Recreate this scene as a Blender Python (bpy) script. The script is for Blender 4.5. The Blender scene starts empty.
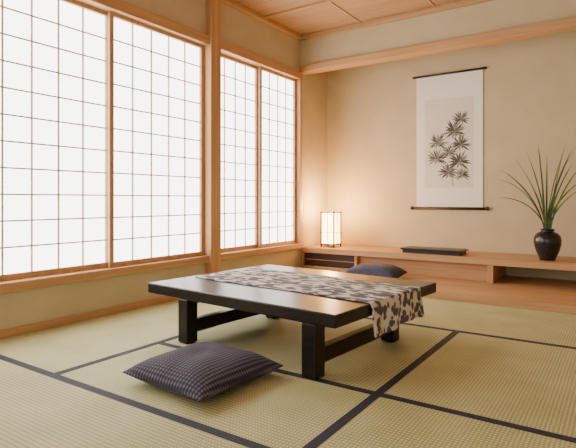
import bpy, bmesh, math, random
from mathutils import Vector, Matrix
random.seed(7)
CX=3.74   # camera distance from the window wall

# ------------------------------------------------------------ helpers
def lin(c):
    r=[]
    for v in c:
        v=v/255.0
        r.append(v/12.92 if v<=0.04045 else ((v+0.055)/1.055)**2.4)
    return (r[0],r[1],r[2],1.0)

def new_mat(name):
    m=bpy.data.materials.new(name); m.use_nodes=True
    nt=m.node_tree; b=nt.nodes['Principled BSDF']
    return m,nt,b

def coords(nt,scale=(1,1,1),rot=(0,0,0)):
    t=nt.nodes.new('ShaderNodeTexCoord'); mp=nt.nodes.new('ShaderNodeMapping')
    mp.inputs['Scale'].default_value=scale; mp.inputs['Rotation'].default_value=rot
    nt.links.new(t.outputs['Object'],mp.inputs['Vector'])
    return mp.outputs['Vector']

def noise(nt,vec,scale,detail=4,rough=0.5):
    n=nt.nodes.new('ShaderNodeTexNoise'); n.inputs['Scale'].default_value=scale
    n.inputs['Detail'].default_value=detail; n.inputs['Roughness'].default_value=rough
    nt.links.new(vec,n.inputs['Vector']); return n.outputs['Fac']

def ramp(nt,fac,stops,interp='LINEAR'):
    r=nt.nodes.new('ShaderNodeValToRGB'); r.color_ramp.interpolation=interp
    e=r.color_ramp.elements
    while len(e)<len(stops): e.new(0.5)
    for i,(p,c) in enumerate(stops):
        e[i].position=p; e[i].color=c
    nt.links.new(fac,r.inputs['Fac']); return r.outputs['Color']

def bump(nt,b,h,strength,dist=0.002):
    n=nt.nodes.new('ShaderNodeBump'); n.inputs['Strength'].default_value=strength
    n.inputs['Distance'].default_value=dist
    nt.links.new(h,n.inputs['Height']); nt.links.new(n.outputs['Normal'],b.inputs['Normal'])

def wood_mat(name,c1,c2,axis=0,rough=0.45,fine=1.0):
    m,nt,b=new_mat(name)
    s=[14*fine]*3; s[axis]=0.7
    v=coords(nt,tuple(s))
    f=noise(nt,v,1.6,6,0.6)
    col=ramp(nt,f,[(0.3,lin(c1)),(0.7,lin(c2))])
    nt.links.new(col,b.inputs['Base Color']); b.inputs['Roughness'].default_value=rough
    bump(nt,b,f,0.15)
    return m

def plain(name,c,rough=0.5,metal=0,nscale=30,var=0.08):
    m,nt,b=new_mat(name)
    f=noise(nt,coords(nt),nscale,3)
    c1=tuple(max(0,x*(1-var)) for x in c); c2=tuple(min(255,x*(1+var)) for x in c)
    nt.links.new(ramp(nt,f,[(0.3,lin(c1)),(0.7,lin(c2))]),b.inputs['Base Color'])
    b.inputs['Roughness'].default_value=rough; b.inputs['Metallic'].default_value=metal
    return m

class MB:
    def __init__(s): s.v=[];s.f=[];s.m=[];s.mats=[];s.smooth=[]
    def mi(s,mat):
        if mat not in s.mats: s.mats.append(mat)
        return s.mats.index(mat)
    def box(s,x0,x1,y0,y1,z0,z1,mat):
        n=len(s.v)
        s.v+=[(x0,y0,z0),(x1,y0,z0),(x1,y1,z0),(x0,y1,z0),(x0,y0,z1),(x1,y0,z1),(x1,y1,z1),(x0,y1,z1)]
        for q in [(0,3,2,1),(4,5,6,7),(0,1,5,4),(1,2,6,5),(2,3,7,6),(3,0,4,7)]:
            s.f.append(tuple(n+i for i in q)); s.m.append(s.mi(mat)); s.smooth.append(False)
    def face(s,pts,mat,smooth=False):
        n=len(s.v); s.v+=[tuple(p) for p in pts]
        s.f.append(tuple(range(n,n+len(pts)))); s.m.append(s.mi(mat)); s.smooth.append(smooth)
    def lathe(s,cx,cy,prof,mat,seg=48):
        n=len(s.v)
        for r,z in prof:
            for i in range(seg):
                a=2*math.pi*i/seg; s.v.append((cx+r*math.cos(a),cy+r*math.sin(a),z))
        for j in range(len(prof)-1):
            for i in range(seg):
                i2=(i+1)%seg
                s.f.append((n+j*seg+i,n+j*seg+i2,n+(j+1)*seg+i2,n+(j+1)*seg+i)); s.m.append(s.mi(mat)); s.smooth.append(True)
    def rod_x(s,x0,x1,y,z,r,mat,seg=16):
        n=len(s.v)
        for x in (x0,x1):
            for i in range(seg):
                a=2*math.pi*i/seg; s.v.append((x,y+r*math.cos(a),z+r*math.sin(a)))
        for i in range(seg):
            i2=(i+1)%seg
            s.f.append((n+i,n+seg+i,n+seg+i2,n+i2)); s.m.append(s.mi(mat)); s.smooth.append(True)
        s.f.append(tuple(n+i for i in range(seg))); s.m.append(s.mi(mat)); s.smooth.append(False)
        s.f.append(tuple(n+seg+i for i in reversed(range(seg)))); s.m.append(s.mi(mat)); s.smooth.append(False)
    def build(s,name,bevel=0,loc=None,rotz=0):
        me=bpy.data.meshes.new(name)
        me.from_pydata(s.v,[],s.f)
        for m in s.mats: me.materials.append(m)
        for p,mi,sm in zip(me.polygons,s.m,s.smooth): p.material_index=mi; p.use_smooth=sm
        me.update()
        o=bpy.data.objects.new(name,me); bpy.context.scene.collection.objects.link(o)
        if loc: o.location=loc     # geometry was authored around the local origin
        o.rotation_euler[2]=rotz
        if bevel:
            b=o.modifiers.new('bevel','BEVEL'); b.width=bevel; b.segments=2; b.limit_method='ANGLE'; b.angle_limit=math.radians(50)
        return o

def simple(name,x0,x1,y0,y1,z0,z1,mat,bevel=0):
    b=MB(); b.box(x0,x1,y0,y1,z0,z1,mat); return b.build(name,bevel)

# ------------------------------------------------------------ materials
W1=(176,130,86); W2=(204,158,110)
wood_x=wood_mat('cedar_x',W1,W2,0)
wood_y=wood_mat('cedar_y',W1,W2,1)
wood_z=wood_mat('cedar_z',W1,W2,2)
wood_sh=wood_mat('shoji_wood',(178,132,90),(202,158,114),2)
wood_kumi=plain('shoji_lattice_wood',(210,190,160),0.6,0,20,0.04)  # wood paled, bloom from the bright paper is put into its colour
ceil_m=wood_mat('ceiling_board',(160,122,86),(184,146,106),0,0.6)

wall_m,nt,b=new_mat('plaster')
v=coords(nt); f=noise(nt,v,3,5); f2=noise(nt,v,260,3)
nt.links.new(ramp(nt,f,[(0.3,lin((194,177,142))),(0.7,lin((203,187,152)))]),b.inputs['Base Color'])
b.inputs['Roughness'].default_value=0.95; bump(nt,b,f2,0.35,0.003)

def tatami_mat(name,axis):
    m,nt,b=new_mat(name)
    t=nt.nodes.new('ShaderNodeTexCoord')
    w=nt.nodes.new('ShaderNodeTexWave'); w.bands_direction='X' if axis==0 else 'Y'
    w.inputs['Scale'].default_value=14; w.inputs['Distortion'].default_value=0.3
    nt.links.new(t.outputs['Object'],w.inputs['Vector'])
    w2=nt.nodes.new('ShaderNodeTexWave'); w2.bands_direction='Y' if axis==0 else 'X'
    w2.inputs['Scale'].default_value=18; w2.inputs['Distortion'].default_value=0.5
    nt.links.new(t.outputs['Object'],w2.inputs['Vector'])
    mul=nt.nodes.new('ShaderNodeMath'); mul.operation='MULTIPLY'
    nt.links.new(w.outputs['Fac'],mul.inputs[0]); nt.links.new(w2.outputs['Fac'],mul.inputs[1])
    n=noise(nt,coords(nt,(1,1,1)),2.5,5)
    mx=nt.nodes.new('ShaderNodeMath'); mx.operation='MULTIPLY_ADD'
    nt.links.new(mul.outputs[0],mx.inputs[0]); mx.inputs[1].default_value=1.2; nt.links.new(n,mx.inputs[2])
    sc=nt.nodes.new('ShaderNodeMath'); sc.operation='MULTIPLY'; sc.inputs[1].default_value=0.62
    nt.links.new(mx.outputs[0],sc.inputs[0])
    col=ramp(nt,sc.outputs[0],[(0.25,lin((160,156,104))),(0.95,lin((218,213,162)))])
    nt.links.new(col,b.inputs['Base Color']); b.inputs['Roughness'].default_value=0.7
    bump(nt,b,mul.outputs[0],0.5,0.004)
    return m
tat_a=tatami_mat('tatami_weave_a',0); tat_b=tatami_mat('tatami_weave_b',1)
heri=plain('tatami_binding',(38,40,54),0.8,0,120,0.2)

black,nt,b=new_mat('dark_lacquer_wood')
f=noise(nt,coords(nt,(0.8,14,14)),2,6,0.6)
nt.links.new(ramp(nt,f,[(0.3,lin((22,18,18))),(0.75,lin((36,29,28)))]),b.inputs['Base Color'])
b.inputs['Roughness'].default_value=0.30; b.inputs['Specular IOR Level'].default_value=0.3; bump(nt,b,f,0.05)
tray_m=plain('black_tray',(26,25,28),0.35)
vase_m=plain('vase_glaze',(24,25,30),0.22,0,8,0.3)
dark_wood=plain('dark_wood_frame',(52,34,24),0.5)
leafm=plain('grass_green',(66,92,44),0.5,0,6,0.3)
leafm2=plain('grass_green_light',(104,126,64),0.5,0,6,0.3)

paper,nt,b=new_mat('shoji_paper')
nt.links.new(ramp(nt,noise(nt,coords(nt),6,5),[(0.3,lin((244,244,244))),(0.7,lin((252,252,250)))]),b.inputs['Base Color'])
b.inputs['Emission Color'].default_value=(1,0.985,0.96,1); b.inputs['Emission Strength'].default_value=6.6  # emission stands in for daylight coming through the paper
b.inputs['Roughness'].default_value=0.9
lpaper,nt,b=new_mat('lantern_paper')
nt.links.new(ramp(nt,noise(nt,coords(nt),20,4),[(0.3,lin((250,225,180))),(0.7,lin((255,235,195)))]),b.inputs['Base Color'])
b.inputs['Emission Color'].default_value=(1,0.50,0.14,1); b.inputs['Emission Strength'].default_value=19.0
scroll_m=plain('scroll_silk',(236,231,220),0.9,0,80,0.02)
scroll_p=plain('scroll_paper',(222,214,198),0.9,0,5,0.02)
ink=plain('ink',(78,76,72),0.9,0,40,0.25)
ink2=plain('ink_light',(126,122,112),0.9,0,40,0.2)

# ------------------------------------------------------------ room shell
R=5.9; YB=6.61; YF=5.85; ZC=3.28; Y0=-1.6
simple('floor',-0.3,R+0.2,Y0,YB+0.2,-0.3,-0.06,plain('subfloor',(120,95,70)))
simple('ceiling',-0.3,R+0.2,Y0,YB+0.2,ZC+0.0,ZC+0.15,ceil_m)
ZS=0.40; ZT=2.67
b=MB()
b.box(-0.2,0,Y0,YB,-0.06,0.33,wall_m)
b.box(-0.2,0,Y0,YB,ZT+0.10,ZC,wall_m)
b.box(-0.2,0,Y0,0.42,0.33,ZT+0.1,wall_m)
b.box(-0.2,0,3.97,4.10,0.33,ZT+0.1,wall_m)
b.box(-0.2,0,5.84,YB,0.33,ZT+0.1,wall_m)
b.build('wall_left')
simple('wall_back',-0.2,R+0.2,YB,YB+0.2,-0.06,ZC,wall_m)
simple('wall_right',R,R+0.2,Y0,YB,-0.06,ZC,wall_m)
simple('wall_alcove_upper',0,R,YF+0.02,YF+0.14,2.87,ZC,wall_m)
simple('trim_alcove_beam',0,R,YF-0.03,YF+0.14,2.77,2.865,wood_x,0.006)

simple('trim_window_sill',-0.14,0.05,0.42,5.84,0.33,ZS,wood_y,0.005)
simple('trim_window_header',-0.14,0.05,0.42,5.84,ZT,ZT+0.10,wood_y,0.005)
simple('trim_window_post',-0.15,0.08,3.955,4.115,-0.0,ZC,wood_z,0.008)
simple('trim_window_jamb_right',-0.14,0.045,5.78,5.84,ZS,ZT,wood_z,0.004)
simple('trim_window_jamb_left',-0.14,0.045,0.42,0.49,ZS,ZT,wood_z,0.004)
simple('baseboard_left',0,0.03,Y0,5.0,0,0.055,wood_y,0.004)
simple('trim_ceiling_left',0,0.06,Y0,YF-0.03,ZC-0.06,ZC,wood_y,0.004)
simple('trim_ceiling_back',0.06,R,YF-0.04,YF+0.02,ZC-0.06,ZC,wood_x,0.004)
b=MB()
y=YF-0.9
while y>Y0: b.box(0.06,R,y-0.015,y+0.015,ZC-0.025,ZC,wood_x); y-=0.9
x=0.95
while x<R: b.box(x-0.008,x+0.008,Y0,YF-0.04,ZC-0.012,ZC,wood_y); x+=0.95
b.build('trim_ceiling_battens')

# ------------------------------------------------------------ shoji panels
def shoji(name,y0,y1,xoff,cols,rows=11):
    b=MB(); fw=0.042
    xa,xb=xoff-0.035,xoff
    b.box(xa,xb,y0,y0+fw,ZS,ZT,wood_sh); b.box(xa,xb,y1-fw,y1,ZS,ZT,wood_sh)
    b.box(xa,xb,y0+fw,y1-fw,ZS,ZS+0.045,wood_sh); b.box(xa,xb,y0+fw,y1-fw,ZT-0.035,ZT,wood_sh)
    a0,a1=y0+fw,y1-fw; z0,z1=ZS+0.045,ZT-0.035
    for i in range(1,cols):
        y=a0+(a1-a0)*i/cols; b.box(xa+0.004,xa+0.018,y-0.006,y+0.006,z0,z1,wood_kumi)
    for j in range(1,rows):
        z=z0+(z1-z0)*j/rows; b.box(xa+0.004,xa+0.015,a0,a1,z-0.006,z+0.006,wood_kumi)
    b.box(xa+0.001,xa+0.005,a0,a1,z0,z1,paper)
    return b.build(name)
shoji('window_1',0.49,1.65,-0.02,5)
shoji('window_2',1.61,2.80,-0.06,5)
shoji('window_3',2.76,3.95,-0.02,5)
shoji('window_4',4.12,4.97,-0.06,4)
shoji('window_5',4.95,5.78,-0.02,4)

# ------------------------------------------------------------ tatami
def rx(X): return X+CX
b=MB()
b.box(0,R,Y0,5.0,-0.06,-0.004,tat_a)
def mat_rect(x0,x1,y0,y1,m):
    b.box(x0,x1,y0,y1,-0.004,0,m)
mat_rect(0,rx(-1.05),Y0,1.6,tat_b)
mat_rect(rx(-1.05),R,Y0,2.38,tat_b)
mat_rect(0,rx(-2.70),1.6,3.86,tat_a)
mat_rect(rx(-2.70),rx(-1.05),1.6,2.38,tat_b)
mat_rect(rx(-2.70),rx(-1.05),2.38,3.86,tat_a)
mat_rect(rx(-1.05),R,2.38,3.86,tat_b)
mat_rect(0,R,3.86,5.0,tat_b)
hw=0.024
def strip(x0,x1,y0,y1): b.box(x0,x1,y0,y1,0,0.002,heri)
strip(0.03,rx(-1.05)-hw,1.6-hw,1.6+hw)
strip(rx(-2.70)+hw,R,2.38-hw,2.38+hw)
strip(0.03,R,3.86-hw,3.86+hw)
strip(rx(-1.05)-hw,rx(-1.05)+hw,Y0,2.38-hw)
strip(rx(-1.05)-hw,rx(-1.05)+hw,2.38+hw,3.86-hw)
strip(rx(-2.70)-hw,rx(-2.70)+hw,1.6+hw,3.86-hw)
b.build('tatami_mats')

# ------------------------------------------------------------ alcove platform + shelf
PZ=0.07
simple('alcove_platform',0.004,R-0.004,5.002,YB-0.004,-0.058,PZ,wood_x,0.008)
b=MB()
ZU=0.272
b.box(0.004,R-0.004,YF,YB-0.004,ZU,0.344,wood_x)
def bx(x0,x1,y0,y1,z0,z1,m=wood_x): b.box(x0,x1,y0,y1,z0,z1,m)
xd=0.86; zb=PZ+0.001
bx(0.004,0.04,YF+0.02,YB-0.004,zb,ZU,wood_z)
bx(xd-0.035,xd,YF+0.02,YB-0.004,zb,ZU,wood_z)
bx(0.04,xd-0.035,YF+0.02,YF+0.05,zb,zb+0.02)
bx(0.05,xd-0.045,YF+0.045,YF+0.07,zb+0.025,ZU-0.005,dark_wood)
bx(0.05,xd-0.045,YF+0.035,YF+0.045,0.176,0.184,wood_x)
bx(xd,2.48,YF+0.10,YF+0.13,zb,ZU)
bx(2.48,2.54,YF+0.012,YB-0.004,zb,ZU,wood_z)
bx(3.94,4.0,YF+0.012,YB-0.004,zb,ZU,wood_z)
bx(4.0,R-0.004,YF+0.10,YF+0.13,zb,ZU)
b.build('alcove_shelf',0.004)

# ------------------------------------------------------------ table (slightly turned in the room)
TL=(rx(-2.045),3.09,0.0); TR=math.radians(-5)
hx,hy=0.835,0.68
tb=MB()
tb.box(-hx,hx,-hy,hy,0.31,0.385,black)
lw=0.098
for x in (-0.49,0.60):
    for y in (-0.675,0.25): tb.box(x,x+lw,y,y+lw,0.003,0.31,black)
    tb.box(x+0.015,x+lw-0.015,-0.675+lw,0.25,0.07,0.16,black)
    tb.box(x+0.01,x+lw-0.01,-0.675+lw,0.25,0.27,0.31,black)
tb.build('low_table',0.008,TL,TR)

# ------------------------------------------------------------ runner
runm,nt,b_=new_mat('runner_cloth')
tc=nt.nodes.new('ShaderNodeTexCoord')
nz=nt.nodes.new('ShaderNodeTexNoise'); nz.inputs['Scale'].default_value=9
sc=nt.nodes.new('ShaderNodeVectorMath'); sc.operation='SCALE'; sc.inputs['Scale'].default_value=0.06
mixv=nt.nodes.new('ShaderNodeVectorMath'); mixv.operation='ADD'
nt.links.new(tc.outputs['Object'],nz.inputs['Vector']); nt.links.new(nz.outputs['Color'],sc.inputs[0])
nt.links.new(tc.outputs['Object'],mixv.inputs[0]); nt.links.new(sc.outputs[0],mixv.inputs[1])
def vlayer(rotz,scl,th):
    mp=nt.nodes.new('ShaderNodeMapping'); mp.inputs['Scale'].default_value=scl; mp.inputs['Rotation'].default_value=(0,0.3,rotz)
    vor=nt.nodes.new('ShaderNodeTexVoronoi'); vor.inputs['Scale'].default_value=1.0; vor.inputs['Randomness'].default_value=0.75
    nt.links.new(mixv.outputs[0],mp.inputs['Vector']); nt.links.new(mp.outputs[0],vor.inputs['Vector'])
    lt=nt.nodes.new('ShaderNodeMapRange'); lt.inputs['From Min'].default_value=th-0.05; lt.inputs['From Max'].default_value=th+0.05
    nt.links.new(vor.outputs['Distance'],lt.inputs['Value']); return lt.outputs['Result']
a=vlayer(0.6,(8,18,18),0.46); c=vlayer(-0.7,(7,20,18),0.40)
mn=nt.nodes.new('ShaderNodeMath'); mn.operation='MINIMUM'; nt.links.new(a,mn.inputs[0]); nt.links.new(c,mn.inputs[1])
col=ramp(nt,mn.outputs[0],[(0.0,lin((86,80,90))),(1,lin((212,204,192)))])
nt.links.new(col,b_.inputs['Base Color']); b_.inputs['Roughness'].default_value=0.9
def runner():
    ry0,ry1=-0.30,0.38; xs=-0.76; ze=0.388; xe=hx
    prof=[]; n=40
    for i in range(n+1): prof.append((xs+(xe-0.01-xs)*i/n,ze))
    for a in range(1,7):
        th=a/6*math.pi/2; prof.append((xe-0.01+0.016*math.sin(th),ze-0.016+0.016*math.cos(th)))
    for i in range(1,15): prof.append((xe+0.007,ze-0.016-0.18*i/14))
    m=30; me=bpy.data.meshes.new('table_runner'); vs=[];fs=[]
    for k,(x,z) in enumerate(prof):
        hang=max(0,(ze-0.02-z)/0.19)
        for j in range(m+1):
            t=j/m; y=ry0+(ry1-ry0)*t
            w=0.014*hang*(1+math.sin(t*19+0.8))
            y2=y+0.012*math.sin(x*5+t*2)*(1-hang)+ (0.02*hang*(t-0.5))
            vs.append((x+w,y2,z-0.01*hang*math.sin(t*7)))
    for k in range(len(prof)-1):
        for j in range(m):
            a=k*(m+1)+j; fs.append((a,a+m+1,a+m+2,a+1))
    me.from_pydata(vs,[],fs)
    for p in me.polygons: p.use_smooth=True
    me.materials.append(runm)
    o=bpy.data.objects.new('table_runner',me); bpy.context.scene.collection.objects.link(o)
    o.location=TL; o.rotation_euler[2]=TR
    s=o.modifiers.new('s','SOLIDIFY'); s.thickness=0.003; s.offset=1
    return o
runner()

# ------------------------------------------------------------ cushions
cush,nt,b_=new_mat('cushion_fabric')
tc=nt.nodes.new('ShaderNodeTexCoord')
w=nt.nodes.new('ShaderNodeTexWave'); w.bands_direction='X'; w.inputs['Scale'].default_value=14; w.inputs['Distortion'].default_value=0.3
nt.links.new(tc.outputs['Object'],w.inputs['Vector'])
w2=nt.nodes.new('ShaderNodeTexWave'); w2.bands_direction='Y'; w2.inputs['Scale'].default_value=18
nt.links.new(tc.outputs['Object'],w2.inputs['Vector'])
mu=nt.nodes.new('ShaderNodeMath'); mu.operation='MULTIPLY_ADD'; mu.inputs[1].default_value=0.75
nt.links.new(w2.outputs['Fac'],mu.inputs[0]); nt.links.new(w.outputs['Fac'],mu.inputs[2])
dv=nt.nodes.new('ShaderNodeMath'); dv.operation='MULTIPLY'; dv.inputs[1].default_value=0.57
nt.links.new(mu.outputs[0],dv.inputs[0])
col=ramp(nt,dv.outputs[0],[(0.35,lin((36,34,50))),(1.0,lin((104,98,114)))])
nt.links.new(col,b_.inputs['Base Color']); b_.inputs['Roughness'].default_value=0.9
bump(nt,b_,mu.outputs[0],0.5,0.004)
cush2=plain('cushion_fabric_blue',(62,64,82),0.9,0,60,0.2)
def cushion(name,cx,cy,z,sx,sy,T,rot,mat):
    N=36; vs=[];fs=[]
    def hgt(u,v): return (max(0,1-abs(u)**3.2)**0.6)*(max(0,1-abs(v)**3.2)**0.6)
    idx={}
    for side in (1,-1):
        for i in range(N+1):
            for j in range(N+1):
                u=-1+2*i/N; v=-1+2*j/N
                u=math.sin(u*math.pi/2); v=math.sin(v*math.pi/2)
                edge = i in(0,N) or j in (0,N)
                if side==-1 and edge: idx[(side,i,j)]=idx[(1,i,j)]; continue
                x=u*sx/2*(1-0.06*(1-v*v)); y=v*sy/2*(1-0.06*(1-u*u))
                h=hgt(u,v)
                zz=T*0.38+(T*0.62*h if side>0 else -T*0.38*min(1,h*1.25))
                if side>0:
                    zz-=0.012*math.exp(-(u*u+v*v)*14)
                    zz+=0.003*math.sin(u*9+v*4)*h
                idx[(side,i,j)]=len(vs); vs.append((x,y,zz))
    for side in (1,-1):
        for i in range(N):
            for j in range(N):
                q=[idx[(side,i,j)],idx[(side,i+1,j)],idx[(side,i+1,j+1)],idx[(side,i,j+1)]]
                if side<0: q.reverse()
                fs.append(q)
    me=bpy.data.meshes.new(name); me.from_pydata(vs,[],fs)
    for p in me.polygons: p.use_smooth=True
    me.materials.append(mat)
    o=bpy.data.objects.new(name,me); bpy.context.scene.collection.objects.link(o)
    o.location=(cx,cy,z); o.rotation_euler[2]=rot
    s=o.modifiers.new('sub','SUBSURF'); s.levels=1; s.render_levels=1
    return o
cushion('floor_cushion',rx(-1.925),2.025,0.003,0.63,0.63,0.16,math.radians(-4),cush)
cushion('floor_cushion.001',rx(-2.42),5.42,PZ+0.001,0.62,0.56,0.18,math.radians(4),cush2)

# ------------------------------------------------------------ lantern
b=MB(); lx_,ly_=rx(-3.40),6.12; s=0.1; z0=0.345; z1=z0+0.50
for sx in (-1,1):
    for sy in (-1,1):
        b.box(lx_+sx*s-0.008,lx_+sx*s+0.008,ly_+sy*s-0.008,ly_+sy*s+0.008,z0,z1,dark_wood)
for z in (z0+0.04,z1-0.02):
    for sg in (-1,1):
        b.box(lx_-s,lx_+s,ly_+sg*s-0.006,ly_+sg*s+0.006,z-0.008,z+0.008,dark_wood)
        b.box(lx_+sg*s-0.006,lx_+sg*s+0.006,ly_-s,ly_+s,z-0.008,z+0.008,dark_wood)
for sg in (-1,1):
    b.box(lx_-s,lx_+s,ly_+sg*s-0.004,ly_+sg*s+0.004,z0+0.2,z0+0.207,dark_wood)
    b.box(lx_+sg*s-0.004,lx_+sg*s+0.004,ly_-s,ly_+s,z0+0.2,z0+0.207,dark_wood)
    b.box(lx_-0.003,lx_+0.003,ly_+sg*s-0.004,ly_+sg*s+0.004,z0+0.04,z1-0.02,dark_wood)
    b.box(lx_+sg*s-0.004,lx_+sg*s+0.004,ly_-0.003,ly_+0.003,z0+0.04,z1-0.02,dark_wood)
b.box(lx_-s+0.006,lx_+s-0.006,ly_-s+0.006,ly_+s-0.006,z0+0.045,z1-0.03,lpaper)
b.box(lx_-s,lx_+s,ly_-s,ly_+s,z0+0.03,z0+0.042,dark_wood)
b.build('paper_lantern')

# ------------------------------------------------------------ tray
b=MB(); x0,x1,y0,y1=rx(-2.31),rx(-1.56),5.93,6.24
b.box(x0+0.02,x1-0.02,y0+0.02,y1-0.02,0.345,0.385,tray_m)
b.box(x0,x1,y0,y1,0.385,0.405,tray_m)
b.build('lacquer_box',0.004)

# ------------------------------------------------------------ vase and grass
vx,vy,vz=rx(-0.685),6.08,0.345
b=MB()
b.lathe(vx,vy,[(0.001,vz),(0.075,vz),(0.08,vz+0.008),(0.085,vz+0.03),(0.112,vz+0.09),(0.135,vz+0.17),(0.138,vz+0.22),(0.128,vz+0.265),(0.10,vz+0.295),(0.072,vz+0.307),(0.064,vz+0.318),(0.07,vz+0.333),(0.078,vz+0.338),(0.072,vz+0.336),(0.05,vz+0.31),(0.05,vz+0.28),(0.10,vz+0.2),(0.001,vz+0.15)],vase_m,56)
b.build('vase')
b=MB()
def blade(az,L,H,droop,w,mat):
    n=16; d=Vector((math.cos(az),math.sin(az),0))
    base=Vector((vx,vy,vz+0.30))+d*0.01+Vector((0.83,0.56,0))*random.uniform(-0.025,0.025)
    cen=[]; pts=[]
    for i in range(n+1):
        t=i/n
        p=base+d*(L*t**1.6)+Vector((0,0,H*t-droop*t**3))
        p.y=min(p.y,YB-0.03)
        cen.append(p)
    for i,p in enumerate(cen):
        t=i/n
        tan=(cen[min(n,i+1)]-cen[max(0,i-1)]).normalized()
        wd=tan.cross(Vector((-0.3,1,0))).normalized()
        ww=w*(0.55+0.45*min(1,t*4))*(1-t**3)
        pts.append((p-wd*ww,p+Vector((0,0.003,0)),p+wd*ww))
    for i in range(n):
        a,b2=pts[i],pts[i+1]
        b.face([a[0],a[1],b2[1],b2[0]],mat,True); b.face([a[1],a[2],b2[2],b2[1]],mat,True)
spec=[(180,0.54,0.92,0.28),(195,0.45,0.88,0.14),(172,0.32,0.92,0.05),(186,0.58,0.70,0.30),(205,0.20,0.96,0.02),
(240,0.10,1.02,0.0),(20,0.16,1.06,0.02),(350,0.26,1.00,0.03),(5,0.38,0.96,0.08),
(330,0.30,0.86,0.06),(10,0.50,0.88,0.20),(90,0.10,0.92,0),(45,0.2,0.96,0.02),
(320,0.16,0.72,0.03),(0,0.2,0.78,0.03),(345,0.44,0.70,0.14),(15,0.28,1.02,0.03),(178,0.07,0.98,0)]
for i,(a,L,H,dr) in enumerate(spec):
    blade(math.radians(a+random.uniform(-5,5)),L,H*0.95,dr,0.0095 if i%3 else 0.0065,leafm if i%2 else leafm2)
b.build('ornamental_grass')

# ------------------------------------------------------------ hanging scroll
b=MB(); sx0,sx1=rx(-2.335),rx(-1.475); sy=YB-0.012
b.box(sx0,sx1,sy,sy+0.006,0.90,2.66,scroll_m)
b.box(sx0+0.115,sx1-0.115,sy-0.002,sy,1.16,2.34,scroll_p)
b.rod_x(sx0-0.05,sx1+0.05,sy-0.018,0.89,0.018,dark_wood)
b.rod_x(sx0-0.05,sx1+0.05,sy-0.010,2.665,0.014,dark_wood)
b.rod_x(sx0-0.075,sx0-0.045,sy-0.018,0.89,0.024,tray_m); b.rod_x(sx1+0.045,sx1+0.075,sy-0.018,0.89,0.024,tray_m)
ys=sy-0.0035
def leaf2(cx,cz,ang,L,w,mat):
    d=Vector((math.cos(ang),0,math.sin(ang))); s=Vector((-d.z,0,d.x)); o=Vector((cx,ys-random.uniform(0,0.001),cz))
    pts=[o,o+d*L*0.3+s*w*0.8,o+d*L*0.6+s*w,o+d*L,o+d*L*0.6-s*w,o+d*L*0.3-s*w*0.8]
    b.face(pts,mat)
pcx=(sx0+sx1)/2
def stem(p,q,w):
    P=Vector((p[0],ys,p[1])); Q=Vector((q[0],ys,q[1])); d=(Q-P).normalized(); s=Vector((-d.z,0,d.x))*w
    b.face([P+s,P-s,Q-s,Q+s],ink)
# drooping fan-shaped leaf clusters on a slender stem
clusters=[(0.16,2.05,0.13),(0.08,1.90,0.17),(-0.14,1.76,0.15),(0.16,1.72,0.14),(-0.15,1.55,0.15),(0.14,1.50,0.16),(0.0,1.36,0.15),(0.18,1.33,0.11),(0.0,1.62,0.12)]
for (ax,az_,r) in clusters:
    n=13
    for i in range(n):
        a=math.radians(-40+ i*(260/(n-1))+random.uniform(-7,7))
        leaf2(pcx+ax,az_,a,r*random.uniform(0.75,1.1),r*0.08,ink if random.random()<0.5 else ink2)
    leaf2(pcx+ax,az_,-1.9,r*0.6,r*0.08,ink2); leaf2(pcx+ax,az_,-1.1,r*0.5,r*0.08,ink2)
sp=[(0.06,1.18),(0.04,1.32),(0.06,1.45),(0.07,1.60),(0.10,1.75),(0.08,1.90),(0.16,2.05)]
for p,q in zip(sp,sp[1:]): stem((pcx+p[0],p[1]),(pcx+q[0],q[1]),0.004)
stem((pcx+0.07,1.6),(pcx-0.14,1.76),0.003); stem((pcx+0.05,1.4),(pcx-0.15,1.55),0.003)
b.build('hanging_scroll')

# ------------------------------------------------------------ lights
wd=bpy.data.worlds.new('World'); bpy.context.scene.world=wd; wd.use_nodes=True
wd.node_tree.nodes['Background'].inputs[0].default_value=(1,0.96,0.89,1)
wd.node_tree.nodes['Background'].inputs[1].default_value=1.7
L=bpy.data.lights.new('lantern_bulb','POINT'); L.energy=65; L.color=(1,0.58,0.23); L.shadow_soft_size=0.05
o=bpy.data.objects.new('lantern_bulb',L); o.location=(lx_,ly_,z1+0.06); bpy.context.scene.collection.objects.link(o)

# ------------------------------------------------------------ camera
cam=bpy.data.cameras.new('camera'); co=bpy.data.objects.new('camera',cam); bpy.context.scene.collection.objects.link(co)
co.location=(CX,0,1.0); co.rotation_euler=(math.radians(90),0,math.radians(34))
cam.lens=497/576*36; cam.sensor_width=36; cam.shift_y=-24/576
bpy.context.scene.camera=co
